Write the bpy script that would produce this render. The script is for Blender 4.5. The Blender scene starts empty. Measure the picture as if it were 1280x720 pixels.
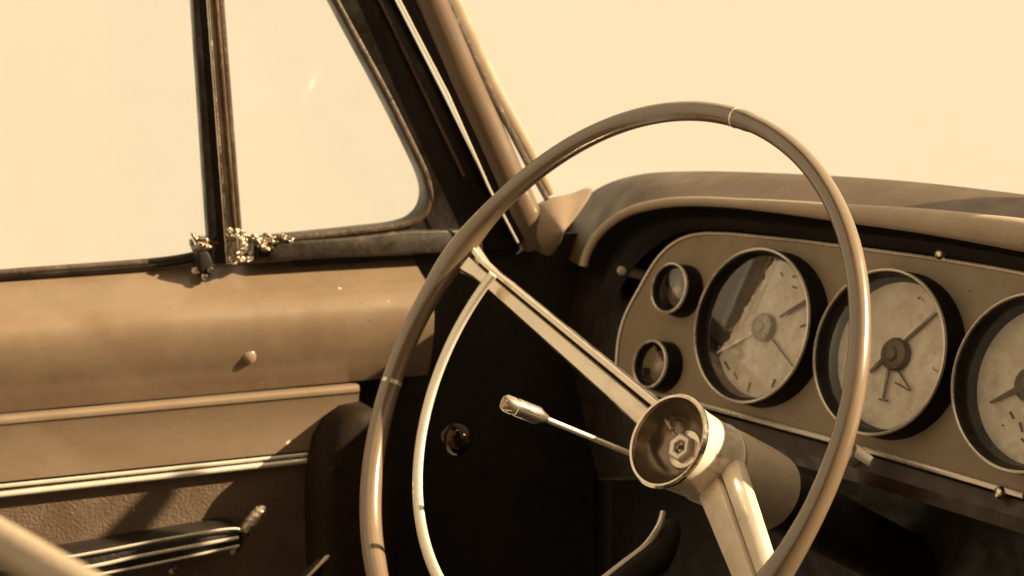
import bpy, bmesh, math, random
from mathutils import Vector, Matrix, noise
random.seed(7)
R = math.radians
SC = bpy.context.scene
COL = SC.collection

# ------------------------------------------------------------------ camera, light, exposure
FPX = 2388.7                       # focal length in photo pixels (1280 wide)
YAW, PITCH = 0.9196, 0.1646        # turned left of straight ahead, tilted down
CAM = Vector((0.45, 0.0, 1.0))     # x to the passenger side, y to the front of the car, z up
F_ = Vector((-math.sin(YAW)*math.cos(PITCH), math.cos(YAW)*math.cos(PITCH), -math.sin(PITCH)))
R_ = Vector((math.cos(YAW), math.sin(YAW), 0))
U_ = R_.cross(F_)
cam = bpy.data.cameras.new('camera')
cam.sensor_width = 36; cam.lens = FPX*36/1280
cam.clip_start = 0.02; cam.clip_end = 500
cam.dof.use_dof = True; cam.dof.focus_distance = 1.18; cam.dof.aperture_fstop = 14
camo = bpy.data.objects.new('camera', cam); COL.objects.link(camo)
camo.matrix_world = Matrix((( R_.x, U_.x, -F_.x, CAM.x), (R_.y, U_.y, -F_.y, CAM.y), (R_.z, U_.z, -F_.z, CAM.z), (0, 0, 0, 1)))
SC.camera = camo

SUN_TRAVEL = Vector((-0.86, -1.0, -0.80)).normalized()     # high sun from the front right, in through the windshield
sun = bpy.data.lights.new('sun', 'SUN'); sun.energy = 5.0; sun.angle = R(0.5); sun.color = (1.0, 0.80, 0.50)
suno = bpy.data.objects.new('sun', sun); COL.objects.link(suno)
suno.rotation_euler = (-SUN_TRAVEL).to_track_quat('Z', 'Y').to_euler()

wd = bpy.data.worlds.new('World'); SC.world = wd; wd.use_nodes = True
nt = wd.node_tree; bg = nt.nodes['Background']
# blown-out, sepia-toned sky and glare: one pale tone with a very slow drift
tc = nt.nodes.new('ShaderNodeTexCoord'); wn = nt.nodes.new('ShaderNodeTexNoise'); wr = nt.nodes.new('ShaderNodeValToRGB')
wn.inputs['Scale'].default_value = 2.2; wn.inputs['Detail'].default_value = 2
nt.links.new(tc.outputs['Generated'], wn.inputs['Vector']); nt.links.new(wn.outputs['Fac'], wr.inputs['Fac'])
wr.color_ramp.elements[0].position = .3; wr.color_ramp.elements[0].color = (.96, .735, .44, 1)
wr.color_ramp.elements[1].position = .7; wr.color_ramp.elements[1].color = (.985, .785, .49, 1)
nt.links.new(wr.outputs['Color'], bg.inputs['Color']); bg.inputs['Strength'].default_value = 0.335
SC.view_settings.view_transform = 'Standard'; SC.view_settings.look = 'None'
SC.view_settings.exposure = 1.66; SC.view_settings.gamma = 1
SC.render.engine = 'CYCLES'
SC.cycles.max_bounces = 8; SC.cycles.transparent_max_bounces = 24

# ------------------------------------------------------------------ helpers
def ray(px, py):
    return F_ + R_*((px-640)/FPX) - U_*((py-360)/FPX)
def V(px, py, pl):
    """the point of plane pl = (point, normal) that lies at that place of the view"""
    P, n = pl; d = ray(px, py)
    return CAM + d*((P-CAM).dot(n)/d.dot(n))
def VD(px, py, depth):
    return CAM + ray(px, py)*depth
def off(pl, h):
    return (pl[0]+pl[1]*h, pl[1])
def tone(v):
    """sepia tone of albedo v"""
    T = [(0, .5, .24), (.02, .55, .28), (.1, .64, .40), (.3, .745, .51), (.6, .825, .64), (1, .95, .86)]
    for a, b in zip(T, T[1:]):
        if v <= b[0]:
            t = (v-a[0])/(b[0]-a[0]); return (v, v*(a[1]+t*(b[1]-a[1])), v*(a[2]+t*(b[2]-a[2])), 1)
    return (v, v*.95, v*.86, 1)

def mat(name, v, rough=.5, metal=0, var=.25, scale=30, bump=.15, bscale=200, spec=.5, dark=None, dpos=(.55, .7), dscale=8, rvar=.15, coat=0, fleck=None, dent=0):
    """worn surface: two noises on colour, one on roughness, a fine bump; optional darker stains"""
    m = bpy.data.materials.new(name); m.use_nodes = True
    t = m.node_tree; N = t.nodes; L = t.links; b = N['Principled BSDF']
    co = N.new('ShaderNodeTexCoord').outputs['Object']
    n1 = N.new('ShaderNodeTexNoise'); n1.inputs['Scale'].default_value = scale; n1.inputs['Detail'].default_value = 8; n1.inputs['Roughness'].default_value = .65
    L.new(co, n1.inputs['Vector'])
    cr = N.new('ShaderNodeValToRGB'); L.new(n1.outputs['Fac'], cr.inputs['Fac'])
    cr.color_ramp.elements[0].position = .3; cr.color_ramp.elements[1].position = .7
    cr.color_ramp.elements[0].color = tone(v*(1-var)); cr.color_ramp.elements[1].color = tone(min(1, v*(1+var)))
    out = cr.outputs['Color']
    if dark is not None:
        n3 = N.new('ShaderNodeTexNoise'); n3.inputs['Scale'].default_value = dscale; n3.inputs['Detail'].default_value = 10; n3.inputs['Roughness'].default_value = .7
        L.new(co, n3.inputs['Vector'])
        c3 = N.new('ShaderNodeValToRGB'); L.new(n3.outputs['Fac'], c3.inputs['Fac'])
        c3.color_ramp.elements[0].position = dpos[0]; c3.color_ramp.elements[1].position = dpos[1]
        mx = N.new('ShaderNodeMixRGB'); L.new(c3.outputs['Color'], mx.inputs['Fac']); L.new(out, mx.inputs['Color1']); mx.inputs['Color2'].default_value = tone(dark)
        out = mx.outputs['Color']
    for fv, fs, fp in (fleck or ()):      # sparse chips and specks: (albedo, scale, threshold)
        n4 = N.new('ShaderNodeTexNoise'); n4.inputs['Scale'].default_value = fs; n4.inputs['Detail'].default_value = 3
        L.new(co, n4.inputs['Vector']); c4 = N.new('ShaderNodeValToRGB'); L.new(n4.outputs['Fac'], c4.inputs['Fac'])
        c4.color_ramp.elements[0].position = fp; c4.color_ramp.elements[1].position = fp+.025
        mx = N.new('ShaderNodeMixRGB'); L.new(c4.outputs['Color'], mx.inputs['Fac']); L.new(out, mx.inputs['Color1']); mx.inputs['Color2'].default_value = tone(fv)
        out = mx.outputs['Color']
    L.new(out, b.inputs['Base Color'])
    n2 = N.new('ShaderNodeTexNoise'); n2.inputs['Scale'].default_value = scale*2.3; n2.inputs['Detail'].default_value = 6
    L.new(co, n2.inputs['Vector'])
    mr = N.new('ShaderNodeMapRange'); L.new(n2.outputs['Fac'], mr.inputs['Value'])
    mr.inputs['From Min'].default_value = .3; mr.inputs['From Max'].default_value = .7
    mr.inputs['To Min'].default_value = max(.02, rough-rvar); mr.inputs['To Max'].default_value = min(1, rough+rvar)
    L.new(mr.outputs['Result'], b.inputs['Roughness'])
    b.inputs['Metallic'].default_value = metal; b.inputs['Specular IOR Level'].default_value = spec
    b.inputs['Coat Weight'].default_value = coat; b.inputs['Coat Roughness'].default_value = .22
    if bump:
        nb = N.new('ShaderNodeTexNoise'); nb.inputs['Scale'].default_value = bscale; nb.inputs['Detail'].default_value = 4
        L.new(co, nb.inputs['Vector']); bp = N.new('ShaderNodeBump'); bp.inputs['Strength'].default_value = bump; bp.inputs['Distance'].default_value = .002
        L.new(nb.outputs['Fac'], bp.inputs['Height'])
        if dent:
            nd = N.new('ShaderNodeTexNoise'); nd.inputs['Scale'].default_value = 11; nd.inputs['Detail'].default_value = 3; L.new(co, nd.inputs['Vector'])
            bd = N.new('ShaderNodeBump'); bd.inputs['Strength'].default_value = dent; bd.inputs['Distance'].default_value = .006
            L.new(nd.outputs['Fac'], bd.inputs['Height']); L.new(bp.outputs['Normal'], bd.inputs['Normal']); L.new(bd.outputs['Normal'], b.inputs['Normal'])
        else: L.new(bp.outputs['Normal'], b.inputs['Normal'])
    return m

def glass(name, dust, refl=1.0):
    m = bpy.data.materials.new(name); m.use_nodes = True
    t = m.node_tree; N = t.nodes; L = t.links; N.remove(N['Principled BSDF']); o = N['Material Output']
    co = N.new('ShaderNodeTexCoord').outputs['Object']
    tr = N.new('ShaderNodeBsdfTransparent'); gl = N.new('ShaderNodeBsdfGlossy'); gl.inputs['Roughness'].default_value = .03
    df = N.new('ShaderNodeBsdfDiffuse'); df.inputs['Color'].default_value = tone(.8)
    fr = N.new('ShaderNodeFresnel'); fr.inputs['IOR'].default_value = 1.45
    sc_ = N.new('ShaderNodeMath'); sc_.operation = 'MULTIPLY'; sc_.inputs[1].default_value = refl; L.new(fr.outputs['Fac'], sc_.inputs[0])
    m1 = N.new('ShaderNodeMixShader'); L.new(sc_.outputs[0], m1.inputs['Fac']); L.new(tr.outputs[0], m1.inputs[1]); L.new(gl.outputs[0], m1.inputs[2])
    n = N.new('ShaderNodeTexNoise'); n.inputs['Scale'].default_value = 45; n.inputs['Detail'].default_value = 6; L.new(co, n.inputs['Vector'])
    c = N.new('ShaderNodeValToRGB'); L.new(n.outputs['Fac'], c.inputs['Fac'])
    c.color_ramp.elements[0].position = .45; c.color_ramp.elements[0].color = (dust*.3,)*3+(1,)
    c.color_ramp.elements[1].position = .72; c.color_ramp.elements[1].color = (dust,)*3+(1,)
    m2 = N.new('ShaderNodeMixShader'); L.new(c.outputs['Color'], m2.inputs['Fac']); L.new(m1.outputs[0], m2.inputs[1]); L.new(df.outputs[0], m2.inputs[2])
    L.new(m2.outputs[0], o.inputs['Surface'])
    return m

M = dict(
    door_paint=mat('aged_door_paint', .185, .30, coat=.6, fleck=[(.6, 120, .76), (.07, 160, .75)], dent=.35, var=.14, scale=14, bump=.03, bscale=260, dark=.2, dpos=(.60, .74), dscale=22),
    ledge=mat('aged_ledge_vinyl', .19, .45, fleck=[(.7, 110, .76), (.06, 90, .745)], dent=.2, var=.08, scale=12, bump=.06, bscale=300, dark=.16, dpos=(.66, .70), dscale=40),
    vinyl=mat('grained_vinyl', .105, .5, fleck=[(.7, 120, .76)], var=.18, scale=25, bump=.55, bscale=420),
    dark_panel=mat('dark_door_trim', .012, .6, var=.3, bump=.5, bscale=420),
    frame=mat('dark_window_frame', .009, .38, var=.35, scale=18, bump=.2, dark=.02, dpos=(.6, .75), dscale=30),
    rubber=mat('perished_rubber', .06, .6, var=.5, scale=60, bump=.5, dark=.2, dpos=(.6, .7), dscale=60),
    chrome=mat('dull_chrome', .72, .22, 1, var=.18, scale=60, bump=.12, bscale=300),
    old_chrome=mat('pitted_chrome', .5, .35, 1, var=.5, scale=160, bump=1.0, bscale=380, dark=.05, dpos=(.5, .6), dscale=170),
    pillar=mat('pillar_paint', .12, .22, var=.10, scale=10, bump=.03, coat=.9),
    cowl=mat('pale_cowl_paint', .25, .45, var=.08, scale=14, bump=.1, dark=.34, dpos=(.62, .8), dscale=25),
    hood=mat('brown_dash_vinyl', .095, .5, fleck=[(.4, 90, .75)], dent=.3, var=.07, scale=10, bump=.15, bscale=500, dark=.2, dpos=(.68, .74), dscale=28),
    lip=mat('lip_painted_highlight', .40, .42, var=.12, scale=20, bump=.2, bscale=400),  # gloss highlight of the lip put into a paler colour than the hood
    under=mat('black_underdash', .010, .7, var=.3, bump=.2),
    panel=mat('instrument_panel_paint', .34, .48, fleck=[(.6, 200, .75), (.08, 160, .74)], dent=.15, var=.10, scale=30, bump=.1, bscale=500, dark=.2, dpos=(.62, .75), dscale=45),
    tube=mat('black_gauge_housing', .008, .6, spec=.3, var=.3, bump=.1),
    dial=mat('faded_dial', .72, .45, fleck=[(.2, 150, .71)], var=.22, scale=40, bump=.08, dark=.36, dpos=(.5, .7), dscale=30),
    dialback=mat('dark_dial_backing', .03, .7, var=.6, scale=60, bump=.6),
    mark=mat('dial_marking', .12, .6, var=.4, bump=0),
    needle=mat('pale_needle', .75, .4, var=.1, bump=0),
    cap=mat('tarnished_needle_cap', .30, .4, .6, var=.5, scale=120, bump=.8, bscale=300),
    rim=mat('aged_wheel_plastic', .18, .18, fleck=[(.06, 230, .74)], var=.10, scale=14, bump=.03, bscale=200, coat=1.0, dark=.15, dpos=(.6, .75), dscale=20),
    spoke=mat('brushed_spoke_metal', .72, .20, .9, var=.08, scale=30, bump=.05),
    spokep=mat('pale_spoke_plastic', .62, .35, var=.08, scale=20, bump=.05, coat=.2),
    hub=mat('worn_hub_metal', .85, .26, .35, var=.08, scale=30, bump=.05, bscale=120, dark=.3, dpos=(.6, .72), dscale=50),
    column=mat('column_paint', .60, .32, var=.06, scale=20, bump=.08),
    bright=mat('polished_trim', .80, .28, .45, var=.06, scale=30, bump=0, rvar=.06),
    seat=mat('pale_seat_vinyl', .36, .5, var=.08, scale=20, bump=.3, bscale=350),
    seatdark=mat('brown_seat_cloth', .10, .8, var=.3, bump=.6, bscale=600),
    floor=mat('black_floor_mat', .012, .9, var=.4, bump=.5),
    liner=mat('dark_headliner', .05, .9, var=.2, bump=.3),
    red=mat('ruddy_gauge_lens', .26, .2, var=.6, scale=70, bump=.2, coat=1),
    glass=glass('window_glass', .025, .5), wglass=glass('windshield_glass', .01, .12), dglass=glass('gauge_glass', .02, .16),
)
M['blackchrome'] = mat('black_glossy_knob', .03, .08, .7, var=.2, bump=0, rvar=.03)

def empty(name, label, cat, loc=(0, 0, 0)):
    o = bpy.data.objects.new(name, None); COL.objects.link(o); o.location = loc
    o['label'] = label; o['category'] = cat
    return o
def build(name, bm, m, parent=None, smooth=35, bevel=0, seg=3, sub=0, label=None):
    """link bm (world coordinates) as one mesh; origin moved to its middle"""
    bmesh.ops.recalc_face_normals(bm, faces=bm.faces)
    me = bpy.data.meshes.new(name)
    c = sum((v.co for v in bm.verts), Vector())/len(bm.verts)
    bmesh.ops.translate(bm, verts=bm.verts, vec=-c)
    bm.to_mesh(me); bm.free(); me.materials.append(m)
    for p in me.polygons: p.use_smooth = True
    o = bpy.data.objects.new(name, me); COL.objects.link(o)
    if parent is not None:
        o.parent = parent
        pw = parent.get('_w'); base = Vector(pw) if pw else Vector(parent.location)
        o.location = c - base
    else: o.location = c
    o['_w'] = tuple(c)
    if bevel:
        b = o.modifiers.new('bevel', 'BEVEL'); b.width = bevel; b.segments = seg; b.limit_method = 'ANGLE'; b.angle_limit = R(30)
    if sub:
        s = o.modifiers.new('subdivision', 'SUBSURF'); s.levels = s.render_levels = sub
    if smooth and not sub:
        me.set_sharp_from_angle(angle=R(smooth)) if not bevel else None
    if label: o['label'] = label
    return o
def catmull(P, n=8, closed=False):
    P = [Vector(p) for p in P]; out = []; k = len(P)
    for i in range(k if closed else k-1):
        g = (lambda j: P[j % k]) if closed else (lambda j: P[max(0, min(k-1, j))])
        p0, p1, p2, p3 = g(i-1), g(i), g(i+1), g(i+2)
        for s in range(n):
            t = s/n
            out.append(.5*((2*p1)+(p2-p0)*t+(2*p0-5*p1+4*p2-p3)*t*t+(3*p1-p0-3*p2+p3)*t**3))
    if not closed: out.append(P[-1])
    return out
def resample(P, n):
    d = [0]
    for a, b in zip(P, P[1:]): d.append(d[-1]+(b-a).length)
    out = []; j = 0
    for i in range(n):
        t = d[-1]*i/(n-1)
        while j < len(P)-2 and d[j+1] < t: j += 1
        s = (t-d[j])/max(1e-9, d[j+1]-d[j]); out.append(P[j].lerp(P[j+1], min(1, s)))
    return out
def prism(pts, nrm, th, bm=None):
    """outline pts (3D, planar) given thickness th against nrm"""
    bm = bm or bmesh.new(); n = len(pts)
    a = [bm.verts.new(p) for p in pts]; b = [bm.verts.new(p-nrm*th) for p in pts]
    bm.faces.new(a); bm.faces.new(b[::-1])
    for i in range(n): bm.faces.new((a[i], b[i], b[(i+1) % n], a[(i+1) % n]))
    return bm
CIRC = lambda k: [(math.cos(2*math.pi*i/k), math.sin(2*math.pi*i/k)) for i in range(k)]
def sweep(path, sec, rad, up=Vector((0, 0, 1)), closed=False, bm=None, cap=True):
    """section sec (unit 2D points) carried along path; rad = number, (rx, ry) or list of them"""
    bm = bm or bmesh.new(); rings = []; n = len(path)
    for i, p in enumerate(path):
        if closed: t = path[(i+1) % n]-path[i-1]
        else: t = path[min(i+1, n-1)]-path[max(i-1, 0)]
        t.normalize(); s = t.cross(up)
        if s.length < 1e-5: s = t.orthogonal()
        s.normalize(); w = s.cross(t)
        r = rad[i] if isinstance(rad, list) else rad
        rx, ry = r if isinstance(r, tuple) else (r, r)
        rings.append([bm.verts.new(p+s*(x*rx)+w*(y*ry)) for x, y in sec])
    k = len(sec)
    for i in range(n if closed else n-1):
        a, b = rings[i], rings[(i+1) % n]
        for j in range(k): bm.faces.new((a[j], a[(j+1) % k], b[(j+1) % k], b[j]))
    if cap and not closed:
        bm.faces.new(rings[0][::-1]); bm.faces.new(rings[-1])
    return bm
def tube(P, r, k=12, **kw): return sweep([Vector(p) for p in P], CIRC(k), r, **kw)
def lathe(o, ax, prof, k=48, bm=None, rx=None):
    """prof = [(radius, height along ax)]"""
    bm = bm or bmesh.new(); ax = ax.normalized(); a = rx or ax.orthogonal().normalized(); b = ax.cross(a); rings = []
    for r, h in prof:
        if r < 1e-6: rings.append([bm.verts.new(o+ax*h)])
        else: rings.append([bm.verts.new(o+ax*h+(a*math.cos(2*math.pi*i/k)+b*math.sin(2*math.pi*i/k))*r) for i in range(k)])
    for p, q in zip(rings, rings[1:]):
        for i in range(k):
            j = (i+1) % k
            if len(p) == 1 and len(q) == 1: continue
            if len(p) == 1: bm.faces.new((p[0], q[i], q[j]))
            elif len(q) == 1: bm.faces.new((p[i], p[j], q[0]))
            else: bm.faces.new((p[i], p[j], q[j], q[i]))
    return bm
def loft(curves, close=False, bm=None, caps=False):
    bm = bm or bmesh.new(); rows = [[bm.verts.new(p) for p in c] for c in curves]
    for a, b in (list(zip(rows, rows[1:]))+([(rows[-1], rows[0])] if close else [])):
        for i in range(len(a)-1): bm.faces.new((a[i], a[i+1], b[i+1], b[i]))
    if caps:
        bm.faces.new([r[0] for r in rows]); bm.faces.new([r[-1] for r in rows][::-1])
    return bm
def lump(bm, c, r, seed, amp=.45, stretch=(1, 1, 1)):
    """a pitted, corroded lump"""
    res = bmesh.ops.create_icosphere(bm, subdivisions=3, radius=1)
    for v in res['verts']:
        d = v.co.normalized(); k = 1+amp*noise.noise(d*2.3+Vector((seed, 0, 0)))+amp*.5*noise.noise(d*6+Vector((0, seed, 0)))
        v.co = c+Vector((d.x*stretch[0], d.y*stretch[1], d.z*stretch[2]))*r*k
def box(bm, lo, hi):
    a = [bm.verts.new((x, y, z)) for z in (lo[2], hi[2]) for x, y in ((lo[0], lo[1]), (hi[0], lo[1]), (hi[0], hi[1]), (lo[0], hi[1]))]
    for f in ((0, 3, 2, 1), (4, 5, 6, 7), (0, 1, 5, 4), (1, 2, 6, 5), (2, 3, 7, 6), (3, 0, 4, 7)): bm.faces.new([a[i] for i in f])
    return bm

# ------------------------------------------------------------------ reference planes
O = CAM
BETA = R(14)
DN = Vector((math.cos(BETA), -math.sin(BETA), 0)); DD = Vector((math.sin(BETA), math.cos(BETA), 0))   # door: inboard normal, forward along it
DP = (O+Vector((-1.33, .95, -.2)), DN)
def door(h): return off(DP, h)
GA = 0.2648
PN = Vector((0, -math.cos(GA), math.sin(GA)))                       # instrument panel faces the rear
PP = (O+Vector((-1.0651, 1.0477, -.276))-PN*.022, PN)
def pan(h): return off(PP, h)
WC = O+Vector((-.9423, .783, -.2785)); AL, BE = .492, .0321
WN = Vector((math.sin(BE)*math.cos(AL), -math.cos(BE)*math.cos(AL), math.sin(AL)))     # wheel axis, towards the driver
WR = Vector((math.cos(BE), math.sin(BE), 0)); WU = WR.cross(-WN)
if WU.z < 0: WU = -WU
def wh(ang, r, o=0): return WC-WN*o+(WR*math.cos(R(ang))+WU*math.sin(R(ang)))*r

DP_V = door(.02)
# ================================================================== CAR BODY
body = empty('vehicle_body', 'dark painted pillar, cowl and windshield beside the front door of the old car', 'car body', (CAM.x-.6, 1.3, 0))
bm = box(bmesh.new(), (-1.0, -.5, -.03), (1.2, 1.75, 0)); build('floor_pan', bm, M['floor'], body)
bm = box(bmesh.new(), (-1.0, 1.45, 0.0), (1.2, 1.49, .66)); build('firewall', bm, M['under'], body)
build('roof', box(bmesh.new(), (-1.0, .45, 1.46), (1.2, .80, 1.50)), M['liner'], body, bevel=.01)
build('roof', box(bmesh.new(), (-.05, -.5, 1.46), (1.2, .44, 1.50)), M['liner'], body, bevel=.01)  # unseen; left rear kept open so light reaches the dash
build('passenger_side_blocker', box(bmesh.new(), (1.2, -.5, 0), (1.24, 1.5, 1.46)), M['liner'], body, bevel=.01)  # unseen, closed up to the roof to cut fill light on the door
build('rear_quarter_blocker', box(bmesh.new(), (.25, -.55, .2), (1.2, -.5, 1.46)), M['liner'], body, bevel=.01)  # unseen, added to close the right rear against fill light
build('rear_wall', box(bmesh.new(), (-1.2, -.54, 0), (1.24, -.5, .2)), M['liner'], body, bevel=.01)
build('cowl_side', box(bmesh.new(), (-.97, 1.03, 0), (-.91, 1.5, .775)), M['under'], body, bevel=.004)

def strip(pts, pl, w_px, th, name, m, parent, k=16, flat=.6, ext=0):
    P = [V(x, y, pl) for x, y in pts]
    s = [w/2/((V(x, y, pl)-CAM).dot(F_)) and w/2*((V(x, y, pl)-CAM).dot(F_))/FPX for (x, y), w in zip(pts, w_px)]
    return build(name, sweep(P, CIRC(k), [(a, a*flat) for a in s], up=pl[1]), m, parent)
# windshield pillar: rounded painted post
PL = door(-.005)
pil = strip([(443, -230), (533, -10), (575, 90), (612, 172), (650, 258), (672, 305)], PL, [46, 46, 46, 45, 44, 38], 0, 'windshield_pillar', M['pillar'], body, k=28, flat=1.0)
strip([(399, -230), (506, -6), (567, 112), (619, 232), (650, 300)], door(-.002), [17, 17, 17, 17, 16], 0, 'pillar_shade_strip', M['tube'], body, k=14, flat=.9)  # dark strip added for the shade on the door side of the pillar
# bright drip moulding between door frame and pillar
strip([(400, -200), (499, 0), (560, 118), (612, 236), (648, 304)], door(.012), [3.6, 3.6, 3.4, 3, 2.5], 0, 'pillar_moulding', M['bright'], body, k=8)
# rubber and garnish strip at the windshield side of the pillar
strip([(470, -200), (559, 0), (612, 113), (660, 205), (684, 250)], door(.004), [9, 9, 9, 9, 7], 0, 'windshield_seal', M['rubber'], body, k=8)
strip([(482, -200), (567, 0), (616, 104), (663, 190), (690, 243)], door(-.012), [20, 20, 17, 15, 10], 0, 'windshield_garnish', mat('garnish_paint', .3, .4, var=.1, bump=.05), body, k=12, flat=.4)
# cowl corner between pillar and dash hood: pale painted, softly domed
cp = door(.012)
outl = [(690, 322), (678, 312), (671, 296), (673, 276), (683, 260), (700, 251), (725, 246), (748, 238), (724, 256), (705, 288), (697, 318)]
P = catmull([V(x, y, off(cp, 0)) for x, y in outl], 4, closed=True)
cc = V(705, 290, off(cp, .03))
bm = bmesh.new(); rows = []
for k in (1, .93, .78, .55, .3):
    h = math.sqrt(max(0, 1-k*k))
    rows.append([bm.verts.new(cc.lerp(p, k)-DN*(.03*(1-k))*0+DN*(.012*h-.012)+DN*0) for p in P])
rows.insert(0, [bm.verts.new(p-DN*.022) for p in P])
top = bm.verts.new(cc)
for a, b in zip(rows, rows[1:]):
    for i in range(len(P)): j = (i+1) % len(P); bm.faces.new((a[i], a[j], b[j], b[i]))
for i in range(len(P)): bm.faces.new((rows[-1][i], rows[-1][(i+1) % len(P)], top))
build('cowl_corner', bm, M['cowl'], body)
# kick panel, dark and rounded, with a screw hole
kp = [(470, 515), (445, 520), (425, 535), (411, 560), (403, 600), (402, 650), (404, 720), (410, 800), (505, 800), (502, 560), (490, 522)]
kq = door(.075)
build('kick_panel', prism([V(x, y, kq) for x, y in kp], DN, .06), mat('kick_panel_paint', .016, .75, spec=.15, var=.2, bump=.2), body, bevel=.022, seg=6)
build('screw_hole', lathe(V(422, 591, off(kq, .001)), DN, [(0, 0), (.005, .0), (.006, -.004)], 16), M['tube'], body)
# windshield glass: from the dash top up to the roof header
bl, br = O+Vector((-1.42, 1.02, -.17)), O+Vector((.62, 1.75, -.17)); tl, tr = O+Vector((-1.42, .62, .47)), O+Vector((.58, 1.25, .47))
rows = []
for j in range(5):
    t = j/4; a, b = bl.lerp(tl, t), br.lerp(tr, t)
    rows.append([a.lerp(b, s/10)+Vector((0, .22*math.sin(math.pi*s/10), 0)) for s in range(11)])
build('windshield', loft(rows), M['wglass'], body)
# chrome vent knob low on the cowl side
kc = VD(570, 549, 1.45)
build('cowl_vent_knob', lathe(kc, (CAM-kc).normalized()+Vector((.2, 0, .35)), [(0, .012), (.006, .0115), (.010, .009), (.0125, .003), (.012, -.003), (.007, -.006), (.005, -.03)], 32), M['blackchrome'], body)

# ================================================================== DOOR
dr = empty('front_door', 'tan metal front door with ledge, bright trim strips and vent window post', 'car door', V(200, 720, door(0))-Vector((0, 0, .3)))
def zc(y, w): return V(200, y, door(w)).z
def door_extrude(prof, x0, x1, name, m, slope=0, n=30, back=.03, **kw):
    """profile [(photo row at column 200, inboard offset)] carried along the door between two photo columns"""
    ref = V(200, 400, door(0)); u0 = (V(x0, 400, door(0))-ref).dot(DD); u1 = (V(x1, 400, door(0))-ref).dot(DD)
    pts = [(zc(y, w), w) for y, w in prof]; pts = pts+[(pts[-1][0], -back), (pts[0][0], -back)]
    rows = []
    for z, w in pts:
        rows.append([Vector((0, 0, 1))*z+(ref+DN*w+DD*(u0+(u1-u0)*i/n))*1 for i in range(n+1)])
        for i, p in enumerate(rows[-1]):
            u = u0+(u1-u0)*i/n; p.z = z+slope*u
    return build(name, loft(rows, close=True, caps=True), m, dr, **kw)
def smoothprof(pts, n=5): 
    return [(v.x, v.y) for v in catmull([Vector((a, b, 0)) for a, b in pts], n)]
up = smoothprof([(326, -.036), (335, -.031), (350, -.019), (364, -.005), (378, .009), (392, .0185), (406, .0235), (425, .0250), (450, .0225), (475, .0165), (490, .0115), (498, .0085)])
door_extrude(up, -420, 530, 'upper_shell', M['door_paint'], smooth=40)
low = [(500, .004)]+smoothprof([(501, .026), (502.5, .031), (506, .034), (512, .0345), (516, .033), (535, .0305), (560, .029), (582, .029)])
led = door_extrude(low, -420, 432, 'ledge_panel', M['ledge'], smooth=40)
door_extrude([(583, .020), (604, .020), (860, .020)], -420, 398, 'lower_panel', M['vinyl'], smooth=40)
# part of the door forward of the ledge, plain; its shade is put into the black colour
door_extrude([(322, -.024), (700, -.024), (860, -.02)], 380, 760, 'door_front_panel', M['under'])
def door_line(x0, y0, x1, y1, w, wpx, name, m, parent=dr, sec=None, n=8, **kw):
    P = [V(x0+(x1-x0)*i/n, y0+(y1-y0)*i/n, door(w)) for i in range(n+1)]
    return build(name, tube(P, wpx*.00056/2*1.0, 10, up=DN), m, parent, **kw)
door_line(-300, 639, 400, 566, .027, 6, 'trim_strip', M['bright'])
door_line(-300, 652, 397, 574, .027, 9, 'trim_strip', M['bright'])
door_line(-300, 646, 398, 570, .024, 9, 'trim_channel', M['rubber'])
# lock button screw on the upper shell
c = V(312, 446, door(.0208))
build('plug_button', lathe(c, DN, [(0, .0035), (.003, .0032), (.0052, .0018), (.006, -.001), (.006, -.006)], 24), mat('button_paint', .22, .3, var=.2, bump=.1), dr)
def fdoor(h): return door(h-.018)      # the window frame sits outboard of the inner shell
# window sill gasket
gp = [(-300, 366), (-100, 350), (0, 341), (80, 335), (150, 330), (205, 325), (240, 319), (262, 312)]
P = catmull([V(x, y, fdoor(-.012)) for x, y in gp], 5)
build('sill_gasket', tube(P, .0028, 10, up=DN), M['rubber'], dr)
gp = [(x, y+6) for x, y in gp]
build('sill_gasket', tube(catmull([V(x, y, fdoor(-.008)) for x, y in gp], 5), .0020, 10, up=DN), M['frame'], dr)
# side glass and vent glass
build('side_window', prism([V(x, y, fdoor(-.02)) for x, y in ((-420, 380), (255, 326), (238, -200), (-420, -200))], DN, .004), M['glass'], dr)
vent = [(275, 300), (330, 298), (500, 282), (528, 268), (536, 245), (528, 215), (417, -5), (320, -200), (250, -200)]
build('vent_window', prism([V(x, y, fdoor(-.018)) for x, y in vent], DN, .004), M['glass'], dr)
# front frame of the door, one plate with the rounded inner corner of the opening
inner = catmull([V(x, y, fdoor(.006)) for x, y in [(300, -230), (417, -2), (478, 112), (515, 186), (531, 222), (535, 246), (527, 266), (503, 279), (440, 287), (381, 293), (318, 300)]], 6)
outer = [V(x, y, fdoor(.006)) for x, y in [(318, 327), (430, 322), (540, 319), (640, 316), (652, 308), (600, 208), (556, 118), (497, 2), (390, -215), (380, -230)]]
build('vent_frame', prism(inner+outer, DN, .026), M['frame'], dr, bevel=.004, seg=3)
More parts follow.
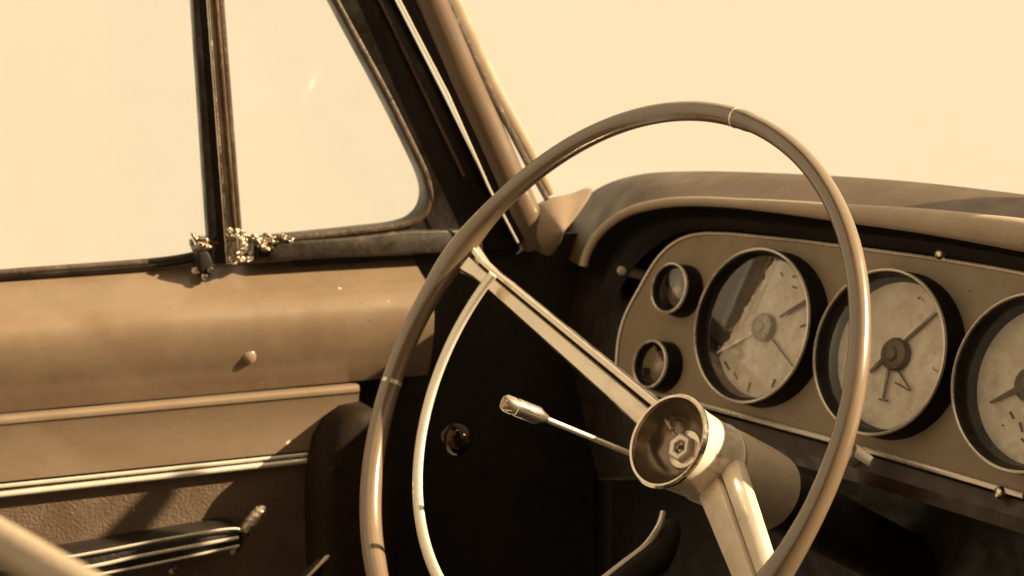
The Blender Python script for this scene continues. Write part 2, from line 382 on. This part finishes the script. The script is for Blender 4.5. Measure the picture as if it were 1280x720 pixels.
# seal round the opening, raised lines on the frame
sp = catmull([V(x, y, fdoor(.008)) for x, y in [(296, -230), (420, 2), (481, 114), (518, 188), (533, 222), (537, 247), (529, 268), (504, 281), (440, 290), (381, 296), (330, 301)]], 6)
build('vent_seal', tube(sp, .0032, 10, up=DN), mat('brown_rubber_seal', .055, .45, var=.4, scale=50, bump=.4), dr)
door_line(350, -230, 476, 2, -.009, 6, 'frame_ridge', mat('frame_ridge_paint', .09, .35, var=.3), dr); door_line(476, 2, 580, 220, -.009, 5, 'frame_ridge', bpy.data.materials['frame_ridge_paint'], dr)
build('frame_foot', prism([V(x, y, fdoor(.012)) for x, y in [(338, 303), (440, 296), (510, 288), (600, 286), (606, 316), (430, 322), (338, 327)]], DN, .012), mat('worn_frame_foot', .022, .5, var=.6, scale=50, bump=.15, dark=.1, dpos=(.6, .68), dscale=50), dr, bevel=.003)
# division post
def quadstrip(name, xt0, xt1, xb0, xb1, w, th, m, yb=331, bevel=.0015, par=dr):
    # edges: at photo row 0 from xt0 to xt1, at row yb from xb0 to xb1
    k = -230/yb
    q = [(xt0+(xb0-xt0)*k, -230), (xt1+(xb1-xt1)*k, -230), (xb1, yb), (xb0, yb)]
    return build(name, prism([V(x, y, fdoor(w)) for x, y in q], DN, th), m, par, bevel=bevel)
quadstrip('division_post', 241, 259, 263, 284, .010, .012, M['frame'])
quadstrip('post_trim', 258, 262, 283, 288, .013, .02, M['chrome'], 330)
quadstrip('post_channel', 262, 271, 288, 295, .006, .02, M['rubber'], 300)
quadstrip('post_trim', 270.5, 273.5, 295, 298, .009, .02, mat('brown_metal', .25, .3, .7, var=.4, scale=50), 300)
quadstrip('post_channel', 273, 281, 297.5, 304, .004, .02, M['rubber'], 300)
# corroded vent latch and hinge at the foot of the post
latch = build('vent_latch', lathe(V(299, 308, fdoor(.012)), DN, [(0, .004), (.006, .004), (.0075, .001), (.0105, .001), (.011, -.002), (.011, -.01)], 28), M['old_chrome'], dr)
bm = bmesh.new()
for i, (x, y, r, s) in enumerate([(299, 292, .0045, 1), (291, 296, .003, 2), (307, 297, .003, 3), (300, 324, .004, 4), (292, 327, .003, 5), (310, 323, .0035, 6), (318, 298, .004, 7), (326, 303, .005, 8), (334, 298, .0045, 9), (342, 300, .004, 10), (352, 297, .004, 11), (362, 299, .003, 12), (331, 310, .0035, 13), (287, 288, .0025, 14), (338, 308, .003, 15)]):
    lump(bm, V(x, y, fdoor(.012+.002*math.sin(i*2.1))), r, s*3.7, .7, (1, 1, .8))
build('latch_corrosion', bm, M['old_chrome'], latch)
build('latch_key', prism([V(x, y, fdoor(.019)) for x, y in ((296, 296), (302, 296), (301, 314), (297, 314))], DN, .006), M['chrome'], latch, bevel=.001)
bm = tube([V(x, y, fdoor(.006)) for x, y in ((240, 291), (246, 300), (262, 300))], [.0016, .0028, .004], 8, up=DN)
tube([V(x, y, fdoor(.006)) for x, y in ((240, 312), (248, 309), (263, 308))], [.0018, .0035, .0045], 8, up=DN, bm=bm)
tube([V(x, y, fdoor(.003)) for x, y in ((238, 299), (240, 305), (241, 311))], [.0012, .0022, .0012], 8, up=DN, bm=bm)
lump(bm, V(253, 303, fdoor(.008)), .0045, 31, .8)
build('latch_lever', bm, M['old_chrome'], latch)
hg = build('vent_hinge', prism([V(x, y, fdoor(.014)) for x, y in ((247, 316), (261, 314), (267, 330), (268, 346), (257, 351), (250, 340))], DN, .02), M['tube'], dr, bevel=.002)
for x, y in ((263, 337), (256, 346)):
    build('hinge_screw', lathe(V(x, y, fdoor(.015)), DN, [(0, .003), (.0022, .0022), (.003, 0)], 14), M['chrome'], hg)
lw = bmesh.new(); lump(lw, V(246, 338, fdoor(.004)), .004, 5, .5, (1, 1, .7)); build('hinge_pin', lw, M['column'], hg)
# arm rest with bright edges, window crank, pull lever
arm = build('armrest', prism([V(x, y, door(.060)) for x, y in ((-60, 723), (110, 694), (200, 678), (285, 664), (299, 662), (304, 670), (302, 684), (230, 696), (150, 712), (-60, 748))], DN, .045), M['dark_panel'], dr, bevel=.006, seg=3)
def al(pts, r, nm='bright_edge'):
    build(nm, tube(catmull([V(x, y, door(.0625)) for x, y in pts], 5), r, 10, up=DN), M['bright'], arm)
al([(-60, 722), (110, 692), (200, 675), (270, 663), (296, 661), (301, 664)], .0011)
al([(-60, 740), (110, 709), (180, 694), (298, 672)], .0015)
al([(-60, 752), (130, 717), (220, 699), (299, 682)], .0012)
bm = bmesh.new(); build('edge_screw', lathe(V(216, 713, door(.05)), DN, [(0, .004), (.003, .003), (.004, 0)], 12), M['chrome'], arm); bm.free()
cr = build('window_crank', tube([V(292, 690, door(.04)), V(300, 672, door(.05)), V(308, 660, door(.055))], [.004, .0045, .005], 12, up=DN), M['old_chrome'], dr)
bm = bmesh.new(); 
for i, (x, y, r) in enumerate([(324, 641, .0052), (320, 646, .0058), (315, 652, .0056), (310, 658, .005), (327, 638, .004)]): lump(bm, V(x, y, door(.062)), r, i*2.3+.4, .16)
build('crank_knob', bm, mat('cracked_knob', .42, .28, .5, var=.5, scale=120, bump=.3, bscale=200), cr)
pl_ = build('pull_lever', tube([V(330, 775, door(.05)), V(380, 721, door(.06)), V(414, 690, door(.066))], [.0055, .0042, .0036], 4, up=DN), M['dark_panel'], dr, bevel=.0006)
build('lever_edge', tube([V(334, 775, door(.056)), V(384, 722, door(.066)), V(416, 689, door(.071))], [.0014, .0013, .0022], 8, up=DN), M['bright'], pl_)

# ================================================================== DASHBOARD
da = empty('dashboard', 'brown hooded dashboard with a recessed panel of round gauges behind the steering wheel', 'dashboard', (CAM.x-1.0, 1.2, 0))
NS = 70
def curve(pts, h, ext=.55):
    """photo outline on a plane parallel to the panel; carried on straight to the right past the frame"""
    P = [V(x, y, pan(h)) for x, y in pts]
    return resample(catmull(P, 8), NS)
lipc = curve([(1560, 345), (1420, 317), (1280, 294), (1160, 277), (1060, 267), (960, 257), (880, 252), (830, 254), (785, 265), (752, 288), (735, 313), (729, 333)], .028)
crest = curve([(1560, 290), (1420, 262), (1280, 243), (1160, 229), (1060, 221), (960, 216), (870, 214), (800, 218), (750, 234), (717, 262), (700, 292), (689, 322)], -.03)
inner = curve([(1560, 410), (1420, 375), (1280, 341), (1160, 318), (1040, 303), (960, 293), (900, 287), (845, 292), (800, 325), (775, 362), (760, 400)], .000)
def bulge(a, b, t, h): return [p.lerp(q, t)+(Vector((0, .2, .98))*h) for p, q in zip(a, b)]
down = [p+Vector((0, .05, -.06)) for p in crest]; back = [p+Vector((0, .06, -.16)) for p in crest]
rows = [back, down, crest, bulge(crest, lipc, .3, .003), bulge(crest, lipc, .6, .002), bulge(crest, lipc, .9, 0), lipc]
build('dash_hood', loft(rows), M['hood'], da, smooth=50)
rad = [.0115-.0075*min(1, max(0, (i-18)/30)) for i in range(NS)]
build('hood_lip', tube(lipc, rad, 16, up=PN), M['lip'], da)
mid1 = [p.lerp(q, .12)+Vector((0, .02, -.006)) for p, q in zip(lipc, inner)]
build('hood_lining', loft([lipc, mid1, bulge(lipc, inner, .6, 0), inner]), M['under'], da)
# black box behind everything and the dark left end of the dash
build('dash_carcass', box(bmesh.new(), (CAM.x-1.40, O.y+1.12, .30), (1.15, O.y+1.5, .70)), M['under'], da)
endp = [(668, 326), (735, 331), (775, 345), (790, 400), (782, 460), (800, 520), (800, 600), (745, 600), (715, 470), (690, 390)]
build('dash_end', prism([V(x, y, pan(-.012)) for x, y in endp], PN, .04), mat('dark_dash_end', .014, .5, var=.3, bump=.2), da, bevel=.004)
build('end_edge', tube([V(664, 325, pan(-.01)), V(700, 327, pan(-.01)), V(738, 330.5, pan(-.01))], .0012, 8, up=PN), M['bright'], da)
c = V(781, 338, pan(.0))
build('dash_button', lathe(c, PN, [(0, .008), (.003, .0075), (.0048, .005), (.005, 0), (.005, -.02)], 20), M['column'], da)
# instrument panel
po = [(1600, 428), (1400, 372), (1280, 342), (1160, 322), (1040, 306), (960, 297), (905, 292), (870, 293), (843, 303), (820, 325), (798, 362), (781, 395), (773, 425), (770, 460), (776, 478), (800, 487), (880, 507), (976, 533), (1100, 567), (1280, 620), (1600, 712)]
pts = [V(x, y, pan(0)) for x, y in po]
pts = [pts[0]]+catmull(pts[1:-1], 4)+[pts[-1]]
build('instrument_panel', prism(pts, PN, .012), M['panel'], da, bevel=.0015)
bead = [V(x, y, pan(.0015)) for x, y in po[1:-1]]
build('panel_bead', tube(catmull(bead[:13], 5), .0013, 8, up=PN), M['bright'], da)
build('panel_bead', tube(catmull(bead[13:], 5), .0022, 8, up=PN), M['bright'], da)
lo1 = [V(x, y+7, pan(-.004)) for x, y in po[-6:]]
rows = [lo1, [p+Vector((0, -.006, -.010)) for p in lo1], [p+Vector((0, -.002, -.022)) for p in lo1], [p+Vector((0, .05, -.03)) for p in lo1]]
build('panel_underside', loft(rows), mat('dark_underside_paint', .05, .45, var=.3), da)
# gauges: black barrel, bright rim, dial, needles, glass
GC = [PP[0]+PN*.022+Vector((.1331*i, 0, 0)) for i in range(4)]
GX = Vector((1, 0, 0)); GY = PN.cross(GX)
if GY.z < 0: GY = -GY
def bar(pl, x0, y0, x1, y1, w0, w1=None, th=.0012):
    """flat bar between two photo places on plane pl, widths in metres"""
    a, b = V(x0, y0, pl), V(x1, y1, pl); t = (b-a).normalized(); s = pl[1].cross(t); w1 = w0 if w1 is None else w1
    return prism([a+s*w0/2, a-s*w0/2, b-s*w1/2, b+s*w1/2], pl[1], th)
def gauge(c, r, dep, small=False, ragged=None):
    g = build('gauge', lathe(c, PN, [(r-.003, -.001), (r-.0012, 0), (r-.0005, -.001), (r+.001, -dep-.004), (r+.001, -dep-.012), (r-.006, -dep-.012), (r-.0075, -dep-.003), (r-.0032, -.003), (r-.003, -.001)], 72), M['tube'], da)
    build('gauge_rim', lathe(c, PN, [(r-.0020, .0005), (r-.0012, .0015), (r-.0002, .0010), (r+.0002, -.001), (r-.001, -.0025), (r-.0020, .0005)], 72), M['bright'], g)
    d = c-PN*dep
    if ragged is None:
        build('dial', lathe(d, PN, [(0, 0), (r-.006, 0), (r-.006, -.002)], 64), M['dial'] if not small else mat('small_dial', .10, .5, var=.5, scale=60), g)
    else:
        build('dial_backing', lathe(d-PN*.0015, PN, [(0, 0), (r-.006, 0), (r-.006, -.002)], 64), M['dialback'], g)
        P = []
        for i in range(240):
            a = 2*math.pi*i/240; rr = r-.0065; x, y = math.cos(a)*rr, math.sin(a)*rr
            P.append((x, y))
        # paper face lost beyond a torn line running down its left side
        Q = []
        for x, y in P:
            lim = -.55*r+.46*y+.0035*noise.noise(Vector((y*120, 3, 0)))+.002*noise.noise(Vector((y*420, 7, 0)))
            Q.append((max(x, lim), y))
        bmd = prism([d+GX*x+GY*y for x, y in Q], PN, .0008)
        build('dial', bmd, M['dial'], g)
    return g, d
gs = []
for i in range(3):
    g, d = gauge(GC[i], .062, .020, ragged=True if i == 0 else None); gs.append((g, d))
    g['label'] = ['large gauge with its pale face torn away along the upper left', 'large gauge behind the right side of the wheel rim, two thin hands at its foot', 'large gauge cut by the right edge of the photo'][i]
DIAL = (gs[0][1]+PN*.003, PN)
def cap(g, px, py, r, m=M['cap']):
    build('needle_cap', lathe(V(px, py, DIAL), PN, [(0, .006), (r*.35, .0058), (r*.45, .004), (r*.9, .003), (r, .001), (r, -.003)], 28), m, g)
g = gs[0][0]
cap(g, 954, 409, .0115)
build('needle', bar(DIAL, 940, 416, 896, 441, .0030, .0018), M['needle'], g)
build('needle', bar(DIAL, 965, 424, 992, 460, .0010, .0006), M['mark'], g)
build('needle', bar(DIAL, 974, 396, 1009, 374, .0012, .0018), M['mark'], g)
build('needle', bar(DIAL, 984, 393, 1010, 377, .0007, .0009), M['mark'], g)
for a, b, c_, d_ in [(937, 478, 934, 489), (968, 474, 964, 484), (917, 466, 921, 474), (905, 452, 911, 462), (1000, 408, 1008, 406), (975, 340, 978, 345), (990, 358, 995, 360)]:
    build('dial_mark', bar(off(DIAL, -.0015), a, b, c_, d_, .0016, .0011, .001), M['mark'], g)
g = gs[1][0]
cap(g, 1119, 443, .0125, mat('dark_needle_cap', .10, .4, .3, var=.5, scale=120, bump=.8))
build('needle', bar(DIAL, 1128, 428, 1170, 392, .0022, .0010), M['mark'], g)
build('needle', bar(DIAL, 1128, 425, 1168, 389, .0010, .0006), M['needle'], g)
build('needle', bar(DIAL, 1112, 440, 1087, 465, .0036, .0024), M['mark'], g)
build('needle', bar(DIAL, 1109, 452, 1101, 498, .0012, .0012), M['needle'], g)
build('needle', bar(DIAL, 1113, 452, 1104, 498, .0009, .0009), M['mark'], g)
build('dial_mark', bar(DIAL, 1098, 499, 1109, 501, .0014, .0012), M['mark'], g)
build('needle', bar(DIAL, 1121, 462, 1138, 488, .0012, .0006), M['mark'], g)
build('dial_mark', bar(DIAL, 1118, 478, 1136, 488, .0010, .0008), M['mark'], g)
g = gs[2][0]
cap(g, 1288, 481, .0125, bpy.data.materials['dark_needle_cap'])
build('needle', bar(DIAL, 1276, 484, 1237, 503, .0048, .0012), M['mark'], g)
for a, b, c_, d_ in [(1262, 515, 1266, 523), (1274, 528, 1277, 540), (1250, 400, 1256, 406), (1276, 548, 1279, 552)]:
    build('dial_mark', bar(off(DIAL, -.0015), a, b, c_, d_, .0014, .0011, .001), M['mark'], g)
for g, d in gs[:3]:
    build('gauge_glass', lathe(d+PN*.013, PN, [(0, .001), (.03, .0008), (.0568, 0)], 48), M['dglass'], g)
# two small gauges
for (px, py, r, rr) in ((836, 360, .0215, 1), (812, 455, .0205, 2)):
    c = V(px, py, pan(.018)); g, d = gauge(c, r, .014, small=True)
    g['label'] = 'small upper gauge with a ruddy lens' if rr == 1 else 'small lower gauge with a ruddy lens'
    build('gauge_lens', lathe(d, PN, [(0, r*.34), (r*.16, r*.31), (r*.32, r*.22), (r*.42, r*.08), (r*.45, 0)], 32), M['red'], g)
    build('gauge_glass', lathe(d+PN*.0095, PN, [(0, .0006), (r*.5, .0004), (r-.0035, 0)], 32), M['dglass'], g)
# screws and ignition key on the panel edge
for x, y in ((1176, 317), (1251, 616)):
    bm = bmesh.new(); build('panel_screw', lathe(V(x, y, pan(.002)), PN, [(0, .004), (.0025, .0036), (.0045, .0018), (.005, 0)], 18), M['chrome'], da); bm.free()
ig = build('ignition_lock', lathe(V(1068, 567, pan(-.002)), PN, [(0, .010), (.006, .010), (.0075, .008), (.0085, 0), (.0085, -.01)], 24), M['bright'], da)
build('ignition_key', tube([V(1072, 564, pan(.016)), V(1090, 578, pan(.02))], [(.0050, .0016), (.0038, .0014)], 12, up=PN), M['bright'], ig)

# unseen stalk added on the dash top, shaped to cast the slanted door stripe
S_ = -SUN_TRAVEL
q0 = V(198, 618, door(.02))+S_*1.0; q1 = V(136, 690, door(.02))+S_*1.0; dv = (q1-q0)+S_*.035
ml = (q0.z-.845)/-dv.z
build('stripe_shadow_caster', tube([q0, q0+dv, q0+dv*2.5, q0+dv*ml], [.010, .014, .020, .022], 16), M['hood'], da)

# ================================================================== STEERING COLUMN
sc_ = empty('steering_column', 'short brown steering column cover behind the hub, with a thin signal lever', 'steering column', WC-WN*.5)
AX = lambda o: WC-WN*o
build('column_cover', lathe(AX(.1335), -WN, [(.0250, -.002), (.0285, -.0015), (.0292, 0), (.0298, .012), (.0298, .045), (.0288, .060), (.0245, .064)], 56), M['column'], sc_)
build('column_shaft', lathe(AX(.195), -WN, [(.0245, 0), (.0240, .01), (.0235, .3), (0, .3)], 40), M['under'], sc_)
kt = [VD(630, 503, 1.30), VD(648, 509, 1.303), VD(681, 523, 1.31), VD(800, 572, 1.345), AX(.15)]
lv = build('signal_lever', tube([VD(676, 521, 1.309)]+kt[3:], .0020, 12), M['bright'], sc_)
kd = (kt[2]-kt[0]).normalized()
build('lever_knob', lathe(kt[0], kd, [(0, -.001), (.0050, -.0006), (.0060, .001), (.0062, .007), (.0058, .0075), (.0058, .009), (.0064, .0095), (.0062, .026), (.0042, .030), (.0026, .034)], 24), M['spoke'], lv)

# gear lever: curved dark arm with a bright upper edge, below the hub
gl_ = empty('gear_lever', 'curved dark lever with a bright edge, lower left of the wheel hub', 'lever', VD(820, 700, 1.12)-Vector((0, 0, .05)))
gp = [(829, 640, 1.36), (823, 660, 1.355), (806, 684, 1.35), (778, 706, 1.34), (745, 732, 1.33), (690, 775, 1.31)]
P = catmull([VD(x+12, y+12, d) for x, y, d in gp], 6)
build('lever_arm', tube(P, [.005+.008*min(1, i/12) for i in range(len(P))], 16), M['tube'], gl_)
P = catmull([VD(x, y, d-.006) for x, y, d in gp], 6)
build('bright_edge', tube(P, [(.0022, .0030)]*len(P), 10), M['bright'], gl_)

# ================================================================== STEERING WHEEL
sw = empty('steering_wheel', 'thin-rimmed two-spoke steering wheel with a half horn ring and cupped metal hub', 'steering wheel', WC-WN*.09)
def rimr(a):
    d = abs((a-157+180) % 360-180); e = abs((a+24+180) % 360-180)
    return .0061+.0006*(1-math.sin(R(a)))+.0022*math.exp(-(min(d, e)/9)**2)+.0006*(1 if d < 80 else 0)
NR = 240
path = [wh(360*i/NR, .21) for i in range(NR)]
sec = []
for i in range(24):
    a = 2*math.pi*i/24; k = 1-.10*math.exp(-(((a-math.pi*.5+math.pi) % (2*math.pi)-math.pi)/.25)**2)
    sec.append((math.cos(a)*k, math.sin(a)*k*1.08))
build('wheel_rim', sweep(path, sec, [(rimr(360*i/NR), rimr(360*i/NR)) for i in range(NR)], up=WN, closed=True), M['rim'], sw)
for a in (81.0, -173.5):
    P = [wh(a+t*(1 if a > 0 else 1.7), .21) for t in (-.25, 0, .25)]
    build('rim_joint', tube(P, .0071 if a > 0 else .0077, 24, up=WN), M['bright'], sw)
# horn ring: arc on the door side
P = [wh(a, .164, .002) for a in [154+i*2.2 for i in range(64)]]
build('horn_ring', tube(P, [(.0042, .0030)]*len(P), 16, up=WN), M['bright'], sw)
def spoke(ang, W=1.0, base=None, end=(.0295, .098)):
    """two raised bars with a dark groove, from the rim down to the sunken hub"""
    a, b = wh(ang, .2065, .0065), wh(ang, *end)
    t = (b-a).normalized(); s = t.cross(WN).normalized(); n = s.cross(t)
    if n.dot(WN) < 0: n = -n
    rows = []
    base = base or [(-1, -.006), (-1.0, .002), (-.82, .006), (.20, .0055), (.30, .001), (.46, .001), (.56, .0065), (.92, .0065), (1, .002), (1, -.006)]
    K = 26
    for i in range(K+1):
        u = i/K; w = ((.0072+.0052*u) if W == 1 else W*(.0096+.0055*u))+.005*math.exp(-(u/.05)**2)
        rows.append([a+(b-a)*u+s*(x*w)+n*h for x, h in base])
    bm = bmesh.new(); vs = [[bm.verts.new(p) for p in r] for r in rows]; k = len(base)
    for r, q in zip(vs, vs[1:]):
        for i in range(k): bm.faces.new((r[i], r[(i+1) % k], q[(i+1) % k], q[i]))
    bm.faces.new(vs[0]); bm.faces.new(vs[-1][::-1])
    return bm, a, b, s, n
bm, a, b, s, n = spoke(156.8, base=[(-1, -.006), (-1, .002), (-.92, .0065), (-.60, .0065), (-.52, .001), (-.38, .001), (-.30, .0055), (.70, .006), (.86, .003), (1, -.002), (1, -.006)])
sp = build('spoke', bm, M['spoke'], sw, bevel=.0008, seg=2)
build('spoke_groove', tube([a.lerp(b, .06)-s*.0034+n*.0012, a.lerp(b, .5)-s*.0044+n*.0012, a.lerp(b, .93)-s*.0054+n*.0012], (.0013, .0010), 8, up=n), M['tube'], sp)
bm, a, b, s, n = spoke(-23.8, 1.28, [(-1, -.006), (-1, .003), (-.94, .0055), (.02, .0055), (.10, .0005), (.17, .0005), (.24, .0042), (.6, .0036), (.92, .0005), (1, -.004), (1, -.006)], (.0275, .116))
sp = build('spoke', bm, M['spokep'], sw, bevel=.0008, seg=2)
build('spoke_groove', tube([a.lerp(b, .06)+s*.0018+n*.0005, a.lerp(b, .97)+s*.0028+n*.0005], (.0013, .0010), 8, up=n), M['tube'], sp)
# hub: cupped bell, seam, inner cup with retaining nut
hb = build('hub', lathe(AX(.080), -WN, [(.0310, .002), (.0325, 0), (.0335, .0012), (.0335, .003), (.0315, .008), (.0300, .020), (.0290, .036), (.0292, .046), (.0298, .0475), (.0292, .049), (.0255, .050), (.0250, .0575)], 72), M['hub'], sw)
build('hub_cup', lathe(AX(.080), -WN, [(.0312, .0015), (.0300, .004), (.0275, .010), (.0235, .016), (.018, .019), (.010, .021), (0, .021)], 64), mat('cup_metal', .20, .22, .6, var=.25, scale=30, bump=.08, bscale=90, coat=.5), hb)
build('hub_ring', lathe(AX(.080), -WN, [(.0305, .0012), (.0312, -.0012), (.0328, -.0016), (.0340, .0000), (.0338, .0022), (.0325, .003), (.0305, .0012)], 72), M['chrome'], hb)
build('hub_nut', lathe(AX(.0985), WN, [(.0, .002), (.0045, .002), (.0052, .0065), (.0088, .0075), (.0105, .0055), (.011, -.002)], 6), M['bright'], hb, bevel=.0008)
build('nut_washer', lathe(AX(.0985), WN, [(.009, .0012), (.0135, .0008), (.0150, -.0008), (.0155, -.003)], 40), M['chrome'], hb)
bm = bmesh.new(); lump(bm, AX(.0955)+WR*.0005, .0042, 9, .5); build('nut_core', bm, M['old_chrome'], hb)
build('horn_wire', tube([AX(.094)-WR*.004+WU*.004, AX(.091)-WR*.010+WU*.009, AX(.088)-WR*.017+WU*.016], [.0011, .0014, .0022], 8), M['old_chrome'], hb)

# ================================================================== BENCH SEAT
st = empty('bench_seat', 'pale vinyl roll along the top of the seat back in the lower left corner', 'seat', (CAM.x-.7, .25, 0))
sa = VD(-60, 643, .60); 
ya = sa.y; za = sa.z
P = [Vector((x, ya, za)) for x in [sa.x-.35+i*.03 for i in range(20)]]
build('back_roll', tube(P, .0066, 20), M['seat'], st)
build('piping', tube([p+Vector((0, .002, -.0068)) for p in P], .0022, 10), M['seat'], st)
build('seat_back', box(bmesh.new(), (sa.x-.35, ya-.06, .35), (sa.x+.22, ya+.003, za-.006)), M['seatdark'], st, bevel=.01)

for o in bpy.data.objects:
    if '_w' in o: del o['_w']
